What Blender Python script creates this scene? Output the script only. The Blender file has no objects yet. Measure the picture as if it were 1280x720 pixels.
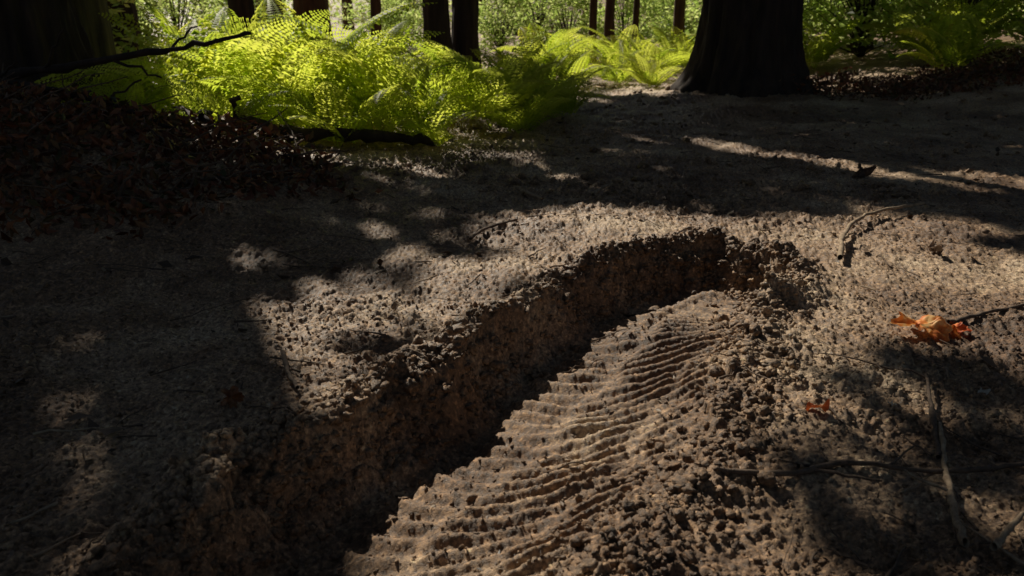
import bpy, math, random
import numpy as np
from mathutils import Vector
random.seed(7); rng=np.random.default_rng(7)
S=bpy.context.scene
S.view_settings.view_transform='Standard'; S.view_settings.look='None'; S.view_settings.exposure=0

# ---------------- sun geometry ----------------
EL=math.radians(38.0); AZ=(-0.45,0.893)
SUN=Vector((AZ[0]*math.cos(EL),AZ[1]*math.cos(EL),math.sin(EL))).normalized()
COT=1/math.tan(EL)

# ---------------- noise ----------------
def h2(ix,iy,seed):
    a=(ix.astype(np.int64)*374761393+iy.astype(np.int64)*668265263+seed*974634777)&0xFFFFFFFF
    a=((a^(a>>13))*1274126177)&0xFFFFFFFF
    a=((a^(a>>16))*2246822519)&0xFFFFFFFF
    a=a^(a>>15)
    return (a&0xFFFFFF)/float(0x1000000)
def vn(x,y,seed=0):
    x=np.asarray(x,float);y=np.asarray(y,float)
    ix=np.floor(x);iy=np.floor(y);fx=x-ix;fy=y-iy
    fx=fx*fx*(3-2*fx);fy=fy*fy*(3-2*fy)
    a=h2(ix,iy,seed);b=h2(ix+1,iy,seed);c=h2(ix,iy+1,seed);d=h2(ix+1,iy+1,seed)
    return (a*(1-fx)+b*fx)*(1-fy)+(c*(1-fx)+d*fx)*fy
def fbm(x,y,seed=0,o=4):
    s=0;a=.5;n=0
    for i in range(o):
        s=s+a*vn(x*2**i,y*2**i,seed+i*17);n+=a;a*=.5
    return s/n
def worley(x,y,seed=0):
    ix=np.floor(x);iy=np.floor(y)
    best=np.full(x.shape,9.);hv=np.zeros(x.shape)
    for dx in(-1,0,1):
        for dy in(-1,0,1):
            cx=ix+dx;cy=iy+dy
            px=cx+h2(cx,cy,seed);py=cy+h2(cx,cy,seed+5)
            d=(px-x)**2+(py-y)**2
            m=d<best
            best=np.where(m,d,best);hv=np.where(m,h2(cx,cy,seed+9),hv)
    return np.sqrt(best),hv
def sst(a,b,x):
    t=np.clip((x-a)/(b-a),0,1);return t*t*(3-2*t)

# ---------------- print outline ----------------
LEFT=np.array([(-.30,.45),(-.52,.68),(-.55,.95),(-.48,1.14),(-.39,1.31),(-.26,1.46),(-.14,1.68),(-.02,1.92),(.17,2.22),(.38,2.46),(.54,2.57),(.70,2.58),(.81,2.50),(.86,2.38),(.82,2.26),(.73,2.17)])
RIGHT=np.array([(.73,2.17),(.64,2.02),(.57,1.82),(.44,1.50),(.31,1.26),(.15,1.02),(-.02,.75),(-.30,.45)])
def pdist(x,y,P):
    best=np.full(x.shape,99.)
    for (ax,ay),(bx,by) in zip(P[:-1],P[1:]):
        vx,vy=bx-ax,by-ay;L=vx*vx+vy*vy
        t=np.clip(((x-ax)*vx+(y-ay)*vy)/L,0,1)
        best=np.minimum(best,np.hypot(x-ax-t*vx,y-ay-t*vy))
    return best
POLY=np.vstack([LEFT,RIGHT[1:-1]])
def inside(x,y):
    r=np.zeros(x.shape,bool);n=len(POLY)
    for i in range(n):
        x1,y1=POLY[i];x2,y2=POLY[(i+1)%n]
        if y1==y2: continue
        c=((y1>y)!=(y2>y))&(x<(x2-x1)*(y-y1)/(y2-y1)+x1)
        r^=c
    return r
AX=np.array([.5,.866]);PX=np.array([.866,-.5])

def ground_h(x,y,fine=True):
    x=np.asarray(x,float);y=np.asarray(y,float)
    sh=x.shape;x=x.ravel();y=y.ravel()
    z=(fbm(x*.35,y*.35,3,3)-.5)*.10*sst(1.5,5,np.hypot(x,y-1.5))+(fbm(x*2.2,y*2.2,11,3)-.5)*.045
    e=((x+2.6)/1.5)**2+((y-3.65)/.95)**2
    z+=.38*np.exp(-e*1.3)
    z+=.35*sst(2.6,5.5,x)*sst(4.5,7,y)*(1-.5*sst(12,20,y))
    z+=.25*np.exp(-(((x+5)/2.5)**2+((y-6)/2)**2))
    z+=.10*np.exp(-(((x-2.1)/.9)**2+((y-7.47)/.9)**2))
    z+=2.0*sst(30,70,np.hypot(x,y))
    near=(np.abs(x)<9)&(y>-.5)&(y<14)
    rimw=np.zeros_like(x);flo=np.zeros_like(x)
    m=(x>-1.1)&(x<1.4)&(y>.0)&(y<3.3)
    if m.any():
        xm=x[m];ym=y[m]
        wx=xm+(fbm(xm*8,ym*8,21,4)-.5)*.13;wy=ym+(fbm(xm*8,ym*8,31,4)-.5)*.13
        dl=pdist(wx,wy,LEFT);dr=pdist(wx,wy,RIGHT);ins=inside(wx,wy)
        u=dl/(dl+dr+1e-6)
        D=.120
        wall=.50*sst(0,.05,dl)+.50*sst(.02,.13,dl)
        up=np.clip((u-.18)/.82,0,1);up=up**.85
        dep=-D*wall*(1-.98*up)
        # pressed tread: curved arcs across the sole
        sx=xm+(wx-xm)*.25;sy=ym+(wy-ym)*.25
        us=pdist(sx,sy,LEFT);us=us/(us+pdist(sx,sy,RIGHT)+1e-6)
        s=xm*AX[0]+ym*AX[1];wob=(fbm(xm*4,ym*4,77,3)-.5)
        ph=(s-.02*(us-.40)-1.00*(us-.38)**2+wob*.045)/.054
        rid=.5-.5*np.cos(2*np.pi*ph)
        blk=.50+.50*sst(.04,.40,np.abs(((us*3.2+wob*.8)%1)-.5)*2)
        t0=sst(.18,.30,u)*(1-sst(.82,1.0,u))
        tm=t0*(.30+1.0*fbm(xm*7,ym*7,91,3))
        dep=dep+np.where(ins,rid*blk*.020*tm,0)
        flo[m]=np.where(ins,t0,0)
        do=np.where(ins,0,np.minimum(dl,dr))
        far=sst(1.9,2.4,ym)
        lw=np.where(dl<dr,1.0,.40+.5*far)
        b=np.exp(-((do-.040)/.06)**2)*lw
        lum=.35+1.3*vn(xm*13,ym*13,41)
        rimw[m]=np.where(ins,np.exp(-(dl/.07)**2)*1.0,b)
        z[m]+=np.where(ins,dep,b*lum*.044)
    if near.any() and fine:
        xn=x[near];yn=y[near];fl=flo[near]
        rw=rimw[near]
        qx=xn+(fbm(xn*30,yn*30,61,2)-.5)*.010;qy=yn+(fbm(xn*30,yn*30,62,2)-.5)*.010
        f,hv=worley(qx*30,qy*30,101);dome=np.clip(1-(f/.6)**2,0,1)**.8
        sel=sst(.6,.88,hv)*(.25+.75*sst(.35,.65,vn(xn*2.5,yn*2.5,5)))+rw*.95
        a=dome*sel*.013*(1-.95*fl)
        f,hv=worley(qx*62+3,qy*62,102);dome=np.clip(1-(f/.62)**2,0,1)**.75
        a+=dome*(.15+hv**1.5)*.0075*(1+rw*.8)*(1-.74*fl)
        f,hv=worley(qx*122,qy*122+9,103);dome=np.clip(1-(f/.65)**2,0,1)**.8
        a+=dome*(.3+hv)*.0042*(1-.30*fl)
        a+=(fbm(xn*11,yn*11,55,4)-.5)*.034*(1-.75*fl)
        z[near]+=a
    return z.reshape(sh)
def gh(x,y): return float(ground_h(np.array([x]),np.array([y]))[0])

# ---------------- sun patches chosen on the ground; unseen canopy leaves are cut to fit ----------------
BL=[(.16,1.52,1.05,.40,60,1.1),(1.20,2.20,.90,.56,0,1.1),(.66,2.88,.85,.42,-8,1.1),(.3,2.5,.4,.35,0,1.1),(1.42,2.95,.45,.28,0,1.1),
    (-.16,1.95,.55,.82,25,.90),(-.62,1.30,.80,.45,0,.58),(0,1.05,.5,.4,0,1.1),
    (-1.75,5.0,1.9,1.45,0,1.1),(-1.25,3.95,.50,.18,10,.95),(.62,1.50,.16,.12,0,.9),
    (1.6,4.45,1.3,.13,-43,1.1),(2.45,3.72,.7,.26,-35,1.1),(.16,3.97,.22,.07,0,.9),
    (.85,1.25,.7,.5,0,.36),(1.4,1.3,.6,.3,0,.25),(-.9,2.0,.8,.5,0,.38),(-.2,2.95,.6,.3,0,.40)]
def lit(x,y):
    n=(fbm(x*3.2,y*3.2,201,3)-.5)*.6
    v=np.zeros_like(x)
    for cx,cy,rx,ry,ang,val in BL:
        c,s=math.cos(math.radians(ang)),math.sin(math.radians(ang))
        dx=x-cx;dy=y-cy
        e=np.sqrt(((dx*c+dy*s)/rx)**2+((-dx*s+dy*c)/ry)**2)+n
        v=np.maximum(v,val*sst(1.25,.85,e))
    back=sst(6.6,7.8,y)*(.85+.4*sst(.25,.42,fbm(x*.6,y*.6,301,3)))
    back=back*(1-.35*sst(2.4,3.8,x)*(1-sst(11,14,y)))
    return np.maximum(v,back)

# ---------------- mesh helpers ----------------
def mesh_np(name,V,F,mat,smooth=False,attrs=None,matidx=None):
    V=np.asarray(V,np.float32);F=np.asarray(F,np.int32)
    me=bpy.data.meshes.new(name);k=F.shape[1]
    me.vertices.add(len(V));me.vertices.foreach_set('co',V.ravel())
    me.loops.add(F.size);me.loops.foreach_set('vertex_index',F.ravel())
    me.polygons.add(len(F));me.polygons.foreach_set('loop_start',np.arange(len(F),dtype=np.int32)*k)
    me.polygons.foreach_set('loop_total',np.full(len(F),k,np.int32))
    for mm in (mat if isinstance(mat,list) else [mat]): me.materials.append(mm)
    if matidx is not None: me.polygons.foreach_set('material_index',np.asarray(matidx,np.int32))
    me.polygons.foreach_set('use_smooth',np.full(len(F),smooth))
    if attrs is not None:
        for nm,(dom,arr) in attrs.items():
            a=me.attributes.new(nm,'FLOAT',dom);a.data.foreach_set('value',np.asarray(arr,np.float32))
    me.update(calc_edges=True)
    return me
def obj(name,me,loc=(0,0,0),rz=0,sc=1,parent=None):
    o=bpy.data.objects.new(name,me);S.collection.objects.link(o)
    o.location=loc;o.rotation_euler=(0,0,rz);o.scale=(sc,sc,sc) if not isinstance(sc,tuple) else sc
    if parent: o.parent=parent
    return o
class B:
    def __init__(s): s.V=[];s.F=[];s.n=0;s.M=[];s.R=[]
    def add(s,V,F,m=0,r=None):
        V=np.asarray(V,float);F=np.asarray(F,int)
        s.V.append(V);s.F.append(F+s.n);s.n+=len(V)
        s.M.append(np.full(len(F),m));s.R.append(np.full(len(F),random.random()) if r is None else np.broadcast_to(r,(len(F),)))
    def mesh(s,name,mats,smooth=False):
        return mesh_np(name,np.vstack(s.V),np.vstack(s.F),mats,smooth,{'rnd':('FACE',np.concatenate(s.R))},np.concatenate(s.M))
def tube(P,R,n=6,rough=0,seed=0):
    P=np.asarray(P,float);R=np.asarray(R,float);m=len(P)
    T=np.gradient(P,axis=0);T/=np.linalg.norm(T,axis=1)[:,None]+1e-9
    up=np.array([0,0,1.]) if abs(T[0][2])<.9 else np.array([1.,0,0])
    a=np.cross(T,up);a/=np.linalg.norm(a,axis=1)[:,None]+1e-9;b=np.cross(T,a)
    th=np.linspace(0,2*np.pi,n,endpoint=False)
    rr=np.repeat(R[:,None],n,1)
    if rough: rr=rr*(1+rough*(np.random.default_rng(seed).random((m,n))-.5)*2)
    V=P[:,None,:]+rr[:,:,None]*(np.cos(th)[None,:,None]*a[:,None,:]+np.sin(th)[None,:,None]*b[:,None,:])
    V=V.reshape(-1,3)
    i=np.arange(m-1)[:,None]*n;j=np.arange(n)[None,:];j2=(j+1)%n
    F=np.stack([i+j,i+j2,i+n+j2,i+n+j],-1).reshape(-1,4)
    return V,F
def leaves(P,length,width,seed=0,flat=0.5,droop=0.0):
    r=np.random.default_rng(seed);N=len(P)
    d=r.normal(size=(N,3));d[:,2]*=flat;d[:,2]-=droop;d/=np.linalg.norm(d,axis=1)[:,None]
    q=r.normal(size=(N,3));q[:,2]*=flat;s=np.cross(d,np.cross(q,d));s/=np.linalg.norm(s,axis=1)[:,None]+1e-9
    nn=np.cross(d,s)
    L=(length*(.6+.8*r.random(N)))[:,None];W=L*width/length
    v0=P-d*L*.5;v2=P+d*L*.5+nn*L*(r.random((N,1))-.5)*.3;mid=P-d*L*.05
    f=(r.random((N,1))*.35)*W
    v1=mid+s*W*.5+nn*f;v3=mid-s*W*.5+nn*f
    V=np.stack([v0,v1,v2,v3],1).reshape(-1,3)
    b=np.arange(N)[:,None]*4
    F=np.concatenate([b+np.array([[0,1,2]]),b+np.array([[0,2,3]])],1).reshape(-1,3)
    return V,F,np.repeat(r.random(N),2)

# ---------------- materials ----------------
def M(name):
    m=bpy.data.materials.new(name);m.use_nodes=True;nt=m.node_tree;nt.nodes.clear()
    return m,nt,nt.nodes,nt.links
def ramp(N,cols):
    r=N.new('ShaderNodeValToRGB');e=r.color_ramp.elements
    while len(e)<len(cols): e.new(.5)
    for k,(p,c) in enumerate(cols): e[k].position=p;e[k].color=(*c,1)
    return r
def noise(N,L,co,scale,detail=6,rough=.6):
    n=N.new('ShaderNodeTexNoise');n.inputs['Scale'].default_value=scale;n.inputs['Detail'].default_value=detail;n.inputs['Roughness'].default_value=rough
    L.new(co,n.inputs['Vector']);return n
def soil_mat(name,dark=1.0):
    m,nt,N,L=M(name)
    out=N.new('ShaderNodeOutputMaterial');bs=N.new('ShaderNodeBsdfPrincipled');L.new(bs.outputs[0],out.inputs[0])
    tc=N.new('ShaderNodeTexCoord');co=tc.outputs['Object']
    n1=noise(N,L,co,1.9,6);n2=noise(N,L,co,75,7,.8);n3=noise(N,L,co,330,4)
    c=lambda a:tuple(v*dark for v in a)
    r1=ramp(N,[(.36,c((.150,.083,.043))),(.50,c((.300,.188,.106))),(.64,c((.52,.375,.240)))])
    r2=ramp(N,[(.34,(.17,.14,.12)),(.50,(.88,.88,.88)),(.65,(1.75,1.73,1.67))])
    L.new(n1.outputs[0],r1.inputs[0]);L.new(n2.outputs[0],r2.inputs[0])
    mx=N.new('ShaderNodeMix');mx.data_type='RGBA';mx.blend_type='MULTIPLY';mx.inputs[0].default_value=1
    L.new(r1.outputs[0],mx.inputs[6]);L.new(r2.outputs[0],mx.inputs[7])
    # individual crumbs: some dry and pale, some damp and dark
    wp=N.new('ShaderNodeMix');wp.data_type='RGBA';wp.inputs[0].default_value=.014;L.new(co,wp.inputs[6]);L.new(n2.outputs['Color'],wp.inputs[7])
    vo=N.new('ShaderNodeTexVoronoi');vo.inputs['Scale'].default_value=150;L.new(wp.outputs[2],vo.inputs['Vector'])
    sp=N.new('ShaderNodeSeparateColor');L.new(vo.outputs['Color'],sp.inputs[0])
    rs=ramp(N,[(.0,(.45,.42,.39)),(.50,(.85,.85,.85)),(.84,(1.3,1.28,1.25)),(1,(2.2,2.2,2.15))]);L.new(sp.outputs[0],rs.inputs[0])
    m2=N.new('ShaderNodeMix');m2.data_type='RGBA';m2.blend_type='MULTIPLY';m2.inputs[0].default_value=.62;L.new(mx.outputs[2],m2.inputs[6]);L.new(rs.outputs[0],m2.inputs[7])
    # keep reflectance physically plausible
    mn=N.new('ShaderNodeMix');mn.data_type='RGBA';mn.blend_type='DARKEN';mn.inputs[0].default_value=1;L.new(m2.outputs[2],mn.inputs[6]);mn.inputs[7].default_value=(.66,.55,.41,1)
    L.new(mn.outputs[2],bs.inputs['Base Color'])
    rr=ramp(N,[(.35,(.34,)*3),(.6,(.75,)*3)]);L.new(n2.outputs[0],rr.inputs[0]);L.new(rr.outputs[0],bs.inputs['Roughness'])
    bs.inputs['Specular IOR Level'].default_value=.5
    b1=N.new('ShaderNodeBump');b1.inputs['Strength'].default_value=.8;b1.inputs['Distance'].default_value=.006;L.new(n2.outputs[0],b1.inputs['Height'])
    b2=N.new('ShaderNodeBump');b2.inputs['Strength'].default_value=.8;b2.inputs['Distance'].default_value=.0025;L.new(n3.outputs[0],b2.inputs['Height']);L.new(b1.outputs[0],b2.inputs['Normal'])
    L.new(b2.outputs[0],bs.inputs['Normal'])
    return m
def leaf_mat(name,cols,tcols,tr=.5,gloss=.35):
    m,nt,N,L=M(name)
    out=N.new('ShaderNodeOutputMaterial');bs=N.new('ShaderNodeBsdfPrincipled')
    at=N.new('ShaderNodeAttribute');at.attribute_name='rnd'
    k=len(cols)-1
    r=ramp(N,[(i/k,c) for i,c in enumerate(cols)])
    L.new(at.outputs['Fac'],r.inputs[0]);L.new(r.outputs[0],bs.inputs['Base Color'])
    bs.inputs['Roughness'].default_value=.5;bs.inputs['Specular IOR Level'].default_value=gloss
    if tr:
        tl=N.new('ShaderNodeBsdfTranslucent');mx=N.new('ShaderNodeMixShader');t=ramp(N,[(i/k,c) for i,c in enumerate(tcols)])
        L.new(at.outputs['Fac'],t.inputs[0]);L.new(t.outputs[0],tl.inputs[0])
        mx.inputs[0].default_value=tr;L.new(bs.outputs[0],mx.inputs[1]);L.new(tl.outputs[0],mx.inputs[2]);L.new(mx.outputs[0],out.inputs[0])
    else: L.new(bs.outputs[0],out.inputs[0])
    return m
def bark_mat(name,c1,c2,sc=(14,14,1.6),bd=.02):
    m,nt,N,L=M(name)
    out=N.new('ShaderNodeOutputMaterial');bs=N.new('ShaderNodeBsdfPrincipled');L.new(bs.outputs[0],out.inputs[0])
    tc=N.new('ShaderNodeTexCoord');mp=N.new('ShaderNodeMapping');mp.inputs['Scale'].default_value=sc;L.new(tc.outputs['Object'],mp.inputs[0])
    n=noise(N,L,mp.outputs[0],1.0,8,.65);r=ramp(N,[(.35,c1),(.65,c2)]);L.new(n.outputs[0],r.inputs[0]);L.new(r.outputs[0],bs.inputs['Base Color'])
    bs.inputs['Roughness'].default_value=.9
    b=N.new('ShaderNodeBump');b.inputs['Strength'].default_value=.9;b.inputs['Distance'].default_value=bd;L.new(n.outputs[0],b.inputs['Height']);L.new(b.outputs[0],bs.inputs['Normal'])
    return m
SOIL=soil_mat('soil');CLOD=soil_mat('soil_clod',.85)
FERN=leaf_mat('fern_green',[(.05,.085,.012),(.09,.13,.02),(.13,.16,.025)],[(.48,.64,.05),(.72,.83,.08),(.90,.92,.16)],.70)
SHRUB=leaf_mat('shrub_green',[(.035,.075,.012),(.07,.115,.022),(.11,.145,.04)],[(.38,.56,.10),(.60,.74,.20),(.82,.88,.36)],.68)
CAN=leaf_mat('canopy_green',[(.03,.06,.012),(.05,.09,.02),(.07,.11,.03)],None,0)
DEAD=leaf_mat('dead_leaf',[(.05,.018,.008),(.15,.05,.022),(.26,.11,.048),(.035,.045,.012)],None,0,.3)
LIT=leaf_mat('litter',[(.04,.026,.016),(.08,.05,.03),(.13,.085,.055),(.18,.13,.085),(.34,.28,.21)],None,0)
BARK=bark_mat('bark',(.012,.008,.006),(.05,.032,.022))
BARKR=bark_mat('bark_red',(.05,.025,.014),(.15,.08,.045))
BARKO=bark_mat('bark_olive',(.05,.035,.02),(.17,.15,.05))  # paler olive-brown bark, for the narrow trunk beside the left tree
STK=bark_mat('dead_wood',(.05,.035,.025),(.16,.11,.075),(60,60,60),.002)
STKL=bark_mat('pale_dead_wood',(.18,.125,.08),(.42,.32,.21),(60,60,60),.002)

# ---------------- ground ----------------
def axis(seg):
    out=[seg[0][0]]
    for a,b,s0,s1 in seg:
        x=a
        while x<b:
            t=(x-a)/(b-a);x+=s0*(1-t)+s1*t
            out.append(min(x,b))
    return np.unique(np.array(out))
xr=axis([(1.55,3.2,.0048,.014),(3.2,8,.014,.06),(8,120,.1,8)])
xl=-axis([(.95,3.2,.0048,.014),(3.2,8,.014,.06),(8,120,.1,8)])[::-1]
xc=axis([(-.95,1.55,.0038,.0038)])
xs=np.unique(np.concatenate([xl,xc,xr]))
ys=np.unique(np.concatenate([-axis([(0.0,120,.15,8)])[::-1],axis([(0.,.85,.03,.005),(.85,1.6,.0031,.0044),(1.6,3.6,.0044,.012),(3.6,9,.012,.045),(9,140,.06,8)])]))
X,Y=np.meshgrid(xs,ys);Z=ground_h(X,Y)
nx,ny=len(xs),len(ys);print('ground',nx,ny,nx*ny)
i=(np.arange(ny-1)[:,None]*nx+np.arange(nx-1)[None,:]).ravel()
F=np.stack([i,i+1,i+nx+1,i+nx],1)
obj('forest_ground',mesh_np('forest_ground',np.stack([X,Y,Z],-1).reshape(-1,3),F,SOIL,True))

# ---------------- clods ----------------
import bmesh
def ico(sub):
    bm=bmesh.new();bmesh.ops.create_icosphere(bm,subdivisions=sub,radius=1)
    V=np.array([v.co[:] for v in bm.verts]);F=np.array([[v.index for v in f.verts] for f in bm.faces]);bm.free();return V,F
def scatter(N,size0,size1,sub,seed,pw=2.5,rim=False,region=(-1.6,2.2,.85,4.5)):
    r=np.random.default_rng(seed);V0,F0=ico(sub)
    if rim:
        P=LEFT[2:];seg=r.integers(0,len(P)-1,N);t=r.random(N)
        p=P[seg]*(1-t)[:,None]+P[seg+1]*t[:,None]
        k=r.random(N)<.22
        Q=RIGHT[:-1];sg=r.integers(0,len(Q)-1,N);q=Q[sg]*(1-t)[:,None]+Q[sg+1]*t[:,None]
        p=np.where(k[:,None],q,p)
        p=p+r.normal(size=(N,2))*.055
        p[:,0]-=.010*np.where(k,-3,1);p[:,1]+=.012*np.where(k,-2,1)
    else:
        x0,x1,y0,y1=region
        p=np.stack([r.uniform(x0,x1,N*2),y0+(y1-y0)*r.random(N*2)**1.5],1)
        k=r.random(N*2)<.15+vn(p[:,0]*2.5,p[:,1]*2.5,5)**1.5
        p=p[k][:N];N=len(p)
        ins=inside(p[:,0],p[:,1]);p=p[~ins|(r.random(N)<.30)];N=len(p)
    s=size0+(size1-size0)*r.random(N)**pw
    z=ground_h(p[:,0],p[:,1])
    nv=len(V0)
    disp=1+.30*r.normal(size=(N,nv)).clip(-1.5,1.5)*(.5 if sub==3 else 1)
    A=V0[None]*disp[:,:,None]*(1+.35*r.normal(size=(N,1,3)).clip(-1,1))
    A[:,:,2]*=.8
    th=r.random(N)*6.28;c,sn=np.cos(th)[:,None],np.sin(th)[:,None]
    ax=A[:,:,0]*c-A[:,:,1]*sn;ay=A[:,:,0]*sn+A[:,:,1]*c
    A[:,:,0]=ax;A[:,:,1]=ay
    A*=s[:,None,None]
    A+=np.stack([p[:,0],p[:,1],z+s*.25],1)[:,None,:]
    F=(F0[None]+np.arange(N)[:,None,None]*nv).reshape(-1,3)
    return A.reshape(-1,3),F
VV=[];FF=[];n=0
for a in (scatter(360,.005,.020,3,1,2.6,True),scatter(6200,.0025,.010,2,2,2.4,True),scatter(700,.004,.012,2,3,3.5),scatter(14000,.0018,.0055,1,4,2.4),scatter(15000,.0016,.0052,1,5,2,False,(-1.3,1.6,.9,2.2)),scatter(1800,.005,.025,2,6,3.5,False,(-4,5,3.5,9))):
    VV.append(a[0]);FF.append(a[1]+n);n+=len(a[0])
obj('soil_clods',mesh_np('soil_clods',np.vstack(VV),np.vstack(FF),CLOD,True))

# ---------------- litter ----------------
r=np.random.default_rng(12);N=3000
px=r.uniform(-2.5,3.5,N);py=.85+6*r.random(N)**1.7
P=np.stack([px,py,ground_h(px,py)+.003],1)
V,Fq,rn=leaves(P,.014,.006,5,.25)
px=r.uniform(-3.5,5,560);py=1+8*r.random(560)**1.0
P2=np.stack([px,py,ground_h(px,py)+.008],1)
V2,F2,rn2=leaves(P2,.045,.022,6,.3)
obj('leaf_litter',mesh_np('leaf_litter',np.vstack([V,V2]),np.vstack([Fq,F2+len(V)]),LIT,False,{'rnd':('FACE',np.concatenate([rn**1.5,rn2*.75]))}))
b=B()
for k in range(820):
    x=random.uniform(-1.8,2.6);y=.9+4.5*random.random()**1.6;a=random.uniform(0,6.28);l=random.uniform(.02,.13)*(1 if random.random()<.85 else 2.0)
    if inside(np.array([x]),np.array([y]))[0] and random.random()<.8: continue
    t=np.linspace(-.5,.5,6);bx=x+t*l*math.cos(a)+np.random.default_rng(k).normal(size=6)*l*.03;by=y+t*l*math.sin(a)+np.random.default_rng(k+999).normal(size=6)*l*.03
    z0=gh(x,y);zz=np.maximum(ground_h(bx,by,False)+.008,z0*.5+ground_h(bx,by,False)*.5)+.004
    rr=random.uniform(.0010,.0030)*np.linspace(1.2,.5,6)
    b.add(*tube(np.stack([bx,by,zz],1),rr,5),random.choice([0,0,0,1]))
obj('fallen_twigs',b.mesh('fallen_twigs',[STK,STKL],True))

# ---------------- named sticks ----------------
def stick(name,pts,r0,r1,mat,side=[],zoff=.014,n=8):
    b=B();P=np.array(pts,float);m=26
    t=np.linspace(0,len(P)-1,m);i0=np.minimum(t.astype(int),len(P)-2);f=(t-i0)
    def g(k): return P[np.clip(k,0,len(P)-1)]
    f=f[:,None];p0,p1,p2,p3=g(i0-1),g(i0),g(i0+1),g(i0+2)
    C=.5*((2*p1)+(-p0+p2)*f+(2*p0-5*p1+4*p2-p3)*f*f+(-p0+3*p1-3*p2+p3)*f**3)
    if C.shape[1]==2:
        C=np.column_stack([C,ground_h(C[:,0],C[:,1],False)+zoff+r0])
        C[:,2]=np.convolve(np.pad(C[:,2],3,'edge'),np.ones(7)/7,'valid')
    rr=np.random.default_rng(len(name)+int(abs(P[0][0])*100))
    C=C+rr.normal(size=C.shape)*r0*.18
    R=np.linspace(r0,r1,m)*(1+.15*rr.normal(size=m).clip(-1.5,1.5))
    b.add(*tube(C,R,n,.12,3))
    for (fr,dx,dy,dz) in side:
        c=C[int(fr*(m-1))];tt=np.linspace(0,1,7)[:,None]
        Q=c+tt*np.array([dx,dy,dz])+rr.normal(size=(7,3))*r0*.3*(tt>0)
        b.add(*tube(Q,np.linspace(R[int(fr*(m-1))]*.6,r1*.5,7),6,.1,4))
    return obj(name,b.mesh(name,[mat],True))
stick('fallen_stick',[(1.08,2.50),(1.20,2.78),(1.40,3.08),(1.72,3.26)],.011,.005,STKL,[(.3,.05,.02,.02)],.022)
stick('fallen_stick',[(.018,3.55),(.10,3.40),(.13,3.34)],.010,.006,STKL,[],.022)
stick('fallen_stick',[(.355,3.42),(.41,3.58),(.47,3.70)],.008,.005,STKL,[],.022)
stick('fallen_stick',[(.36,1.20),(.50,1.22),(.62,1.262),(.78,1.245),(.95,1.27)],.0055,.004,STK,[(.35,.10,-.05,.01),(.6,.07,.05,.01)])
stick('fallen_stick',[(.70,1.03),(.73,1.12),(.79,1.26),(.86,1.42)],.0075,.004,STKL,[(.5,-.06,.05,.01)])
stick('fallen_stick',[(.74,1.02),(.83,1.10),(.95,1.18)],.006,.003,STKL)
stick('fallen_stick',[(.80,1.30),(.88,1.5),(.93,1.62)],.006,.003,STK)
stick('fallen_stick',[(1.15,1.95),(1.3,2.02),(1.5,2.1)],.006,.004,STK)
stick('fallen_stick',[(-.55,1.75),(-.50,1.62),(-.46,1.54)],.006,.004,STK)
stick('fallen_stick',[(-.15,2.75),(-.10,2.9),(.02,3.05)],.006,.004,STK)
stick('fallen_stick',[(.85,1.0),(1.0,1.2),(1.2,1.35)],.006,.003,STK)
stick('fallen_branch',[(-2.75,4.3,.45),(-2.4,4.25,.50),(-2.0,4.2,.56),(-1.6,4.15,.62),(-1.27,4.05,.685)],.026,.009,BARK,[(.25,.2,-.1,.2),(.5,.25,0,-.1),(.7,.1,.1,.12)])
stick('fallen_branch',[(-2.6,4.1,.46),(-2.25,4.0,.42),(-1.9,3.9,.35),(-1.58,3.85,.24)],.020,.008,BARK,[(.4,.1,-.05,-.18),(.6,.2,.0,.1)])
stick('fallen_branch',[(-2.9,4.1,.50),(-2.5,4.1,.42),(-2.1,4.0,.38)],.016,.007,BARK,[(.4,.15,-.05,.12)])
stick('fallen_log',[(-1.9,4.55,.24),(-1.4,4.4,.18),(-.9,4.55,.12),(-.45,4.7,.06)],.05,.028,BARK,[(.3,.05,-.1,.16)],n=10)
stick('rotten_stump',[(-1.52,4.00,-.05),(-1.53,4.00,.10),(-1.50,3.98,.22),(-1.53,3.97,.29)],.055,.016,BARK,[(.4,.10,0,.10),(.6,-.06,.0,.08)],n=10)

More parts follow.
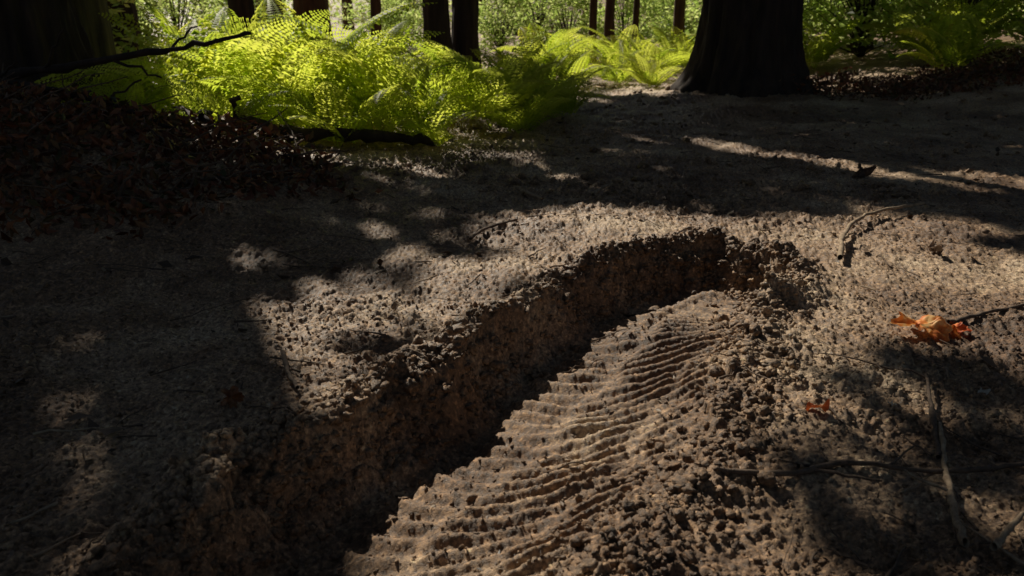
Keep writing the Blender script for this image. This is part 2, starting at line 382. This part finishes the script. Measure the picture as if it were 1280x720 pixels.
# ---------------- maple leaves ----------------
def flat_leaf(name,loc,size,cols,lobes,rz,tilt,curl,seed):
    m,nt,N_,L=M(name+'_mat')
    out=N_.new('ShaderNodeOutputMaterial');bs=N_.new('ShaderNodeBsdfPrincipled');tl=N_.new('ShaderNodeBsdfTranslucent');mx=N_.new('ShaderNodeMixShader')
    tc=N_.new('ShaderNodeTexCoord');nn=noise(N_,L,tc.outputs['Object'],38,6);rp=ramp(N_,[(.36,cols[0]),(.50,cols[1]),(.62,cols[2])])
    L.new(nn.outputs[0],rp.inputs[0]);L.new(rp.outputs[0],bs.inputs['Base Color']);L.new(rp.outputs[0],tl.inputs[0]);bs.inputs['Roughness'].default_value=.6
    mx.inputs[0].default_value=.3;L.new(bs.outputs[0],mx.inputs[1]);L.new(tl.outputs[0],mx.inputs[2]);L.new(mx.outputs[0],out.inputs[0])
    nt_=84;nr=9;th=np.linspace(0,2*np.pi,nt_,endpoint=False)
    if lobes: 
        R=.50+.38*np.abs(np.cos(th*lobes/2))**1.3+.09*np.abs(np.sin(th*11))+.05*np.sin(th*23)
        R*=1-.45*np.exp(-((th-np.pi)/.35)**2)
    else: R=1/np.sqrt((np.cos(th)/1.0)**2+(np.sin(th)/.45)**2)*(1+.04*np.sin(th*13))
    V=[];
    for j in range(nr):
        f=(j+.02)/(nr-1)
        x=np.cos(th)*R*f;y=np.sin(th)*R*f
        z=curl*(.5*f*f*np.sin(th*3+seed)+.35*np.sin(th*5+seed*2)*f*f+.9*(vn(x*3+seed,y*3,seed)-.4)*f+.35*(vn(x*8+seed,y*8,seed+4)-.5))
        V.append(np.stack([x,y,z],1)*size)
    V=np.vstack(V)
    i=np.arange(nr-1)[:,None]*nt_;j=np.arange(nt_)[None];j2=(j+1)%nt_
    F=np.stack([i+j,i+j2,i+nt_+j2,i+nt_+j],-1).reshape(-1,4)
    me=mesh_np(name,V,F,m,True)
    o=obj(name,me,(loc[0],loc[1],gh(*loc)+.010+size*.15),rz);o.rotation_euler=(tilt[0],tilt[1],rz)
    return o
OR=[(.50,.10,.015),(.80,.27,.05),(.85,.55,.22)]
flat_leaf('maple_leaf',(1.04,1.885),.080,OR,5,.6,(.10,.02),.35,3)
flat_leaf('maple_leaf',(1.13,1.90),.052,[(.45,.06,.01),(.72,.15,.02),(.8,.35,.10)],5,2.2,(.15,-.10),.4,8)
flat_leaf('curled_leaf',(.63,1.47),.030,[(.35,.06,.02),(.5,.12,.03),(.5,.2,.06)],0,2.1,(.5,.5),.5,5)
flat_leaf('curled_leaf',(-.58,1.475),.028,[(.14,.05,.02),(.25,.10,.04),(.3,.15,.07)],5,.3,(1.0,.2),.8,6)
flat_leaf('curled_leaf',(1.45,2.62),.05,[(.05,.035,.02),(.1,.06,.04),(.16,.1,.06)],0,1.2,(.5,.3),.6,9)
flat_leaf('curled_leaf',(1.02,1.55),.016,[(.4,.38,.32),(.5,.48,.42),(.6,.58,.52)],0,.4,(.2,.1),.5,2)
flat_leaf('curled_leaf',(.80,1.50),.011,[(.4,.38,.32),(.5,.48,.42),(.6,.58,.52)],0,.1,(.1,.2),.5,4)
flat_leaf('curled_leaf',(-.50,1.95),.013,[(.35,.33,.3),(.45,.43,.4),(.5,.48,.44)],0,2.1,(.3,.2),.5,11)
flat_leaf('curled_leaf',(1.75,3.95),.06,[(.05,.03,.02),(.1,.06,.04),(.16,.1,.06)],5,.4,(.9,.2),.8,13)

# ---------------- brush piles ----------------
def brush(cx,cy,rx,ry,N,nt_,seed,zs=.12):
    r=np.random.default_rng(seed)
    px=r.uniform(cx-rx*1.25,cx+rx*1.25,N);py=r.uniform(cy-ry*1.3,cy+ry*1.3,N)
    e=((px-cx)/rx)**2+((py-cy)/ry)**2+(fbm(px*3,py*3,71,4)-.5)*1.3
    k=(r.random(N)<sst(1.15,.65,e));px=px[k];py=py[k]
    P=np.stack([px,py,ground_h(px,py,False)+.005+(.02+zs*fbm(px*2,py*2,9,2))*r.random(len(px))**1.6],1)
    V,Fq,rn=leaves(P,.050,.022,seed,.9)
    bb=B();rd=random.Random(seed)
    for q in range(nt_):
        x=rd.uniform(cx-rx,cx+rx);y=rd.gauss(cy,ry*.45)
        if ((x-cx)/rx)**2+((y-cy)/ry)**2>.9: continue
        z=float(ground_h(np.array([x]),np.array([y]),False)[0]);a=rd.uniform(0,6.28);l=rd.uniform(.12,.5)
        t=np.linspace(0,1,6)[:,None];Q=np.array([x,y,z+.01])+t*np.array([math.cos(a)*l,math.sin(a)*l,rd.uniform(.0,.2)])+np.random.default_rng(q).normal(size=(6,3))*.012
        bb.add(*tube(Q,np.linspace(rd.uniform(.004,.009),.002,6),5))
    pile=bpy.data.objects.new('brush_pile',None);S.collection.objects.link(pile)
    obj('dead_leaves',mesh_np('dead_leaves',V,Fq,DEAD,False,{'rnd':('FACE',rn)}),parent=pile)
    obj('twigs',bb.mesh('twigs',[STK],True),parent=pile)
brush(-2.75,3.55,2.05,1.15,26000,330,31)
brush(3.9,7.3,1.7,.7,9000,160,32,.25)

# ---------------- ferns ----------------
def fern_mesh(seed,nf=15,Lm=1.02):
    r=np.random.default_rng(seed);V=[];F=[];R=[];n=0
    for k in range(nf):
        az=k/nf*6.283+r.normal()*.25;Lf=Lm*(.7+.45*r.random())
        phi0=r.uniform(.85,1.40);bend=r.uniform(1.0,1.7);m=44
        t=np.linspace(0,1,m);phi=phi0-bend*t**1.4;ds=Lf/(m-1)
        hr=np.concatenate([[0],np.cumsum(np.cos(phi[:-1])*ds)]);hz=np.concatenate([[0],np.cumsum(np.sin(phi[:-1])*ds)])
        d=np.array([math.cos(az),math.sin(az),0]);side=np.array([-math.sin(az),math.cos(az),0])
        P=hr[:,None]*d+hz[:,None]*np.array([0,0,1.])+side*(np.sin(t*2.2)*r.normal()*.06)[:,None]
        T=np.gradient(P,axis=0);T/=np.linalg.norm(T,axis=1)[:,None]
        roll=r.normal()*.5;N0=np.cross(T,side);N0/=np.linalg.norm(N0,axis=1)[:,None]
        shade=r.random()
        w=.0035
        for j in range(0,m-2,2):
            V+= [P[j]+side*w,P[j]-side*w,P[j+2]];F.append([n,n+1,n+2]);R.append(shade*.4);n+=3
        for j in range(6,m):
            tt=t[j];l=Lf*.19*max(.03,math.sin(math.pi*min(1,(tt*.80+.20)))**.8)*(.93+.14*r.random())
            sd=side*math.cos(roll)+N0[j]*math.sin(roll)
            for sg in(-1,1):
                dd=sd*sg+T[j]*(.45+.08*r.normal())-np.array([0,0,.12+.05*r.random()]);dd/=np.linalg.norm(dd)
                wd=T[j]-dd*np.dot(T[j],dd);wd/=np.linalg.norm(wd)
                w=ds*.46;q=3;base=P[j]
                for i_ in range(q):
                    f0=i_/q;f1=(i_+1)/q;ww=w*(1-f0*.65)
                    c0=base+dd*l*f0+np.array([0,0,-.15*l])*f0*f0;c1=base+dd*l*f1+np.array([0,0,-.15*l])*f1*f1
                    cm=base+dd*l*(f0+.60/q)
                    V+=[c0,cm+wd*ww,c1,cm-wd*ww];F+= [[n,n+1,n+2],[n,n+2,n+3]];R+=[shade*.8+.2*r.random()]*2;n+=4
    return mesh_np('fern_mesh',np.array(V),np.array(F),FERN,False,{'rnd':('FACE',np.array(R))})
FM=[fern_mesh(s) for s in (1,2,3,4,5)]
fp=[(-1.85,5.0,1.0),(-1.35,4.95,1.1),(-.75,5.05,1.0),(-2.05,5.5,.95),(-1.6,5.25,1.0),(-1.05,5.3,1.0),(-.15,5.45,.85),(-1.1,5.8,.95),(-1.75,6.0,.95),(-.45,5.9,.75),(-2.5,6.8,.75),(.15,6.0,.72),(-1.5,6.7,.75),(.25,6.9,.6),(-.5,7.1,.5),(-2.2,7.2,.8),(-3.2,7.9,.7),(-1.2,7.8,.6),(.3,7.9,.55),(-2.2,8.2,.6),
    (-2.6,4.55,.38),(-3.3,4.4,.36),(-2.9,4.0,.33),(-1.62,4.45,.45),(-.5,4.75,.5),(0.05,5.3,.45),(-1.0,4.6,.55),(.4,6.3,.5),(-2.15,4.5,.4),
    (.6,8.6,.6),(1.15,9.0,.7),(.2,9.4,.6),(1.6,9.6,.7),(2.1,10.4,.8),(.8,10.2,.7),(2.0,11.6,.7),(1.4,8.3,.5),(.1,8.5,.6),(.5,9.5,.7),(1.3,10.0,.7),(.4,11,.8),(1.5,11,.8),
    (4.5,8.8,1),(5.2,9.5,1),(3.6,9.8,1),(6.3,9.2,1),(4.2,7.9,.8),(5.4,7.9,.9),(2.9,10.4,.9)]
for k,(x,y,s) in enumerate(fp):
    obj('fern',FM[k%5],(x,y,gh(x,y)-.02),random.uniform(0,6.28),s*random.uniform(.95,1.05))

# ---------------- shrubs ----------------
def shrub_mesh(seed,H=1.7,W=1.0,N=3400,ls=.09):
    r=np.random.default_rng(seed);C=[];b=B()
    for k in range(46):
        a=r.random()*6.28;h=H*(.12+.88*r.random());rad=W*(r.random()**.6)*(1-.45*(h/H)**2)
        c=np.array([math.cos(a)*rad,math.sin(a)*rad,h]);C.append(c)
        t=np.linspace(0,1,6)[:,None];Q=c*np.array([1,1,1])*t;Q[:,:2]*=t**.6
        b.add(*tube(Q+r.normal(size=(6,3))*.02*t,np.linspace(.012,.003,6),4),0)
    C=np.array(C);ci=r.integers(0,len(C),N);P=C[ci]+r.normal(size=(N,3))*np.array([.17,.17,.07])
    P=P[P[:,2]>.03]
    V,F,rn=leaves(P,ls,ls*.5,seed,.45)
    VT,FT=np.vstack(b.V),np.vstack(b.F);FT3=np.vstack([FT[:,:3],FT[:,[0,2,3]]])
    return mesh_np('shrub_mesh',np.vstack([VT,V]),np.vstack([FT3,F+len(VT)]),[BARK,SHRUB],False,{'rnd':('FACE',np.concatenate([np.zeros(len(FT3)),rn]))},np.concatenate([np.zeros(len(FT3)),np.ones(len(F))]))
SM=[shrub_mesh(s) for s in (11,12,13)]
sp=[(-6.5,10.5),(-5.4,13.5),(-1.9,13.8),(-.2,13.8),(.9,13.6),(1.9,14.0),(3.0,14.5),(3.6,13),(4.6,12),(5.6,11.2),(6.8,10.8),(7.8,12),(3.4,10.9),(4.3,10.2),(5.3,9.8),(6.4,8.9),(7.6,9.3),(8.6,10.4),
    (-8,13),(-6.8,15.5),(-5.2,16),(-2.6,17.5),(.6,18),(3.3,18),(5.3,15.5),(7.5,15),(9.5,14),(-4.4,7.8),(-5.2,6.2),(-6.4,7.2),(6.0,7.6),(-10,11),(11,12)]
for k,(x,y) in enumerate(sp):
    s=random.uniform(.75,1.15)*(.75 if (y<15 and -4<x<3) else 1)
    obj('shrub',SM[k%3],(x,y,gh(x,y)-.03),random.uniform(0,6.28),s)

# ---------------- trees ----------------
trees=[(2.12,7.5,.43,9.5,BARK),(-3.42,5.75,.40,9,BARK),(-3.22,6.35,.16,7.0,BARKO),(-4.25,9,.23,8.0,BARK),(-3.85,12,.19,6.5,BARK),(-.90,10,.155,9,BARK),(-.585,10.4,.165,9,BARK),(-3.2,13.5,.28,9.5,BARKR),
 (1.17,12.2,.06,8,BARKR),(1.45,12.4,.075,8,BARKR),(1.85,12.6,.05,8,BARKR),(2.45,12.3,.09,8,BARKR),(-1.98,12.2,.08,8,BARKR),(-3.55,12.8,.09,6,BARKR),(6.2,12,.2,9,BARK),(4.6,11,.12,9,BARK),(8.6,11.5,.3,9,BARK),(9.5,18,.3,9,BARKR),(-2.6,19,.12,9,BARKR),
 (3.8,26,.15,9,BARKR),(-5.6,19,.2,9,BARKR),(-6.9,8.2,.3,9,BARK),(-9,13,.3,9,BARK),(-4.5,-2.5,.3,9,BARK),(4,-2,.3,9,BARK),(0,-6,.35,9,BARK),(-7.5,2,.3,9,BARK),(7.5,3,.35,9,BARK),(10.5,7,.3,9,BARK),(-11,6,.3,9,BARK),(-8.5,18,.25,9,BARKR),(.3,25,.2,9,BARKR)]
r=np.random.default_rng(99)
def proj(P): return P[:,0]-P[:,2]*COT*AZ[0],P[:,1]-P[:,2]*COT*AZ[1]
N=44000;z=r.uniform(4.6,7.8,N);gx=r.uniform(-5,7,N);gy=r.uniform(-.2,9.5,N)
PA=np.stack([gx+z*COT*AZ[0],gy+z*COT*AZ[1],z],1)  # added out-of-view leaves, set up the sun ray to shade the ground
N=30000;PB=np.stack([r.uniform(-14,14,N),r.uniform(-9,22,N),r.uniform(5,8.6,N)],1)  # added overhead leaves, out of view, to dim the sky light
PC=np.vstack([PA,PB]);gx,gy=proj(PC);k=r.random(len(PC))>lit(gx,gy);PC=PC[k]  # drops leaves so sun reaches the chosen patches
TX=np.array([[t[0],t[1]] for t in trees]);own=np.argmin(((PC[:,None,:2]-TX[None])**2).sum(-1),1)
for ti,(x,y,rad,H,mat) in enumerate(trees):
    big=rad>.35;ns=120 if big else (64 if y<14 and y>4 and rad>.1 else 20);m=90 if (y<14 and y>4) else 24
    zz=H*np.linspace(0,1,m)**1.8-.25*(1-np.linspace(0,1,m))
    th=np.linspace(0,2*np.pi,ns,endpoint=False)
    TH,ZZ=np.meshgrid(th,zz)
    zr=np.clip(ZZ,0,None)
    R=rad*(1-.86*(zr/H)**1.1)*(1+.38*np.exp(-zr/.22)*(.6+.8*np.abs(np.sin(TH*2.5+ti))**1.5))
    k1=rad*16;rdg=fbm((TH+ti)*k1*1.3,zr*1.6+ti*7+vn(TH*4,zr*5,3)*.5,ti,4)
    R=R*(1+.20*(rdg-.5)*2)
    lean=.012*math.sin(ti*3.3)
    V=np.stack([R*np.cos(TH)+lean*ZZ,R*np.sin(TH),ZZ],-1).reshape(-1,3)
    i=np.arange(m-1)[:,None]*ns;j=np.arange(ns)[None];j2=(j+1)%ns
    F=np.stack([i+j,i+j2,i+ns+j2,i+ns+j],-1).reshape(-1,4)
    z0=gh(x,y)
    tree=bpy.data.objects.new('tall_tree',None);S.collection.objects.link(tree);tree.location=(x,y,z0)
    obj('trunk',mesh_np('trunk',V,F,mat,True),parent=tree)
    Pm=PC[own==ti]
    if len(Pm)>10:
        Pl=Pm-np.array([x,y,z0])
        b=B();made=0
        for q in range(60):
            c=Pl[r.integers(len(Pl))];t=np.linspace(0,1,8)[:,None]
            if np.hypot(c[0],c[1])>3.5: continue
            h0=max(3.5,min(H-.6,c[2]-.9));s0=np.array([lean*h0,0,h0])
            Q=s0*(1-t)+c*t+np.array([0,0,.35])*np.sin(t*3.14)+r.normal(size=(8,3))*.04*t
            qx,qy=proj(Q+np.array([x,y,z0]))
            if lit(qx,qy).max()>.7 and qy.max()<7: continue
            b.add(*tube(Q,np.linspace(rad*.16,.01,8),6));made+=1
            if made>=12: break
        if made: obj('limbs',b.mesh('limbs',[mat],True),parent=tree)
        V,F,rn=leaves(Pl,.21,.13,ti+50,.45)
        obj('unseen_shade_crown',mesh_np('unseen_shade_crown',V,F,CAN,False,{'rnd':('FACE',rn)}),parent=tree)  # unseen leaves, shaped to cast the dappled shade

# ---------------- distant forest ----------------
r=np.random.default_rng(404);b=B();C=[]
for k in range(75):
    x=r.uniform(-34,34);y=r.uniform(29,46);H=r.uniform(3.5,5.5)
    g=float(ground_h(np.array([x]),np.array([y]),False)[0]);rr=r.uniform(.12,.3)
    b.add(*tube(np.array([[x,y,g-.2],[x,y,g+H*.5],[x+.1,y,g+H]]),[rr,rr*.7,.04],8),0,.2)
    for q in range(16):
        C.append((x+r.normal()*1.3,y+r.normal()*1.1,g+H*(.05+.95*r.random())))
for k in range(450): 
    x=r.uniform(-34,34);y=r.uniform(23,38);g=float(ground_h(np.array([x]),np.array([y]),False)[0]);C.append((x,y,g+r.random()*1.3))
C=np.array(C);N=42000;P=C[r.integers(0,len(C),N)]+r.normal(size=(N,3))*np.array([.45,.45,.18])
V,F,rn=leaves(P,.17,.09,77,.5)
VT,FT=np.vstack(b.V),np.vstack(b.F);FT3=np.vstack([FT[:,:3],FT[:,[0,2,3]]])
obj('distant_trees',mesh_np('distant_trees',np.vstack([VT,V]),np.vstack([FT3,F+len(VT)]),[BARKR,SHRUB],False,{'rnd':('FACE',np.concatenate([np.zeros(len(FT3)),rn]))},np.concatenate([np.zeros(len(FT3)),np.ones(len(F))])))

# ---------------- light, sky, camera ----------------
sl=bpy.data.lights.new('sun','SUN');sl.energy=5;sl.angle=math.radians(.5);sl.color=(1,.91,.76)
so=bpy.data.objects.new('sun',sl);S.collection.objects.link(so);so.rotation_euler=SUN.to_track_quat('Z','Y').to_euler();so.location=(0,0,20)
w=bpy.data.worlds.new('World');S.world=w;w.use_nodes=True;nt=w.node_tree;bg=nt.nodes['Background']
sk=nt.nodes.new('ShaderNodeTexSky');sk.sky_type='NISHITA';sk.sun_disc=False;sk.sun_elevation=EL;sk.sun_rotation=math.atan2(AZ[0],AZ[1])%(2*math.pi)
nt.links.new(sk.outputs[0],bg.inputs[0]);bg.inputs[1].default_value=.028
cd=bpy.data.cameras.new('camera');cd.lens=28;cd.sensor_width=36;cd.clip_end=500;cd.clip_start=.05
cd.dof.use_dof=True;cd.dof.focus_distance=2.1;cd.dof.aperture_fstop=6.3
co=bpy.data.objects.new('camera',cd);S.collection.objects.link(co);co.location=(0,0,.8);co.rotation_euler=(math.radians(90-19.4),0,0)
S.camera=co
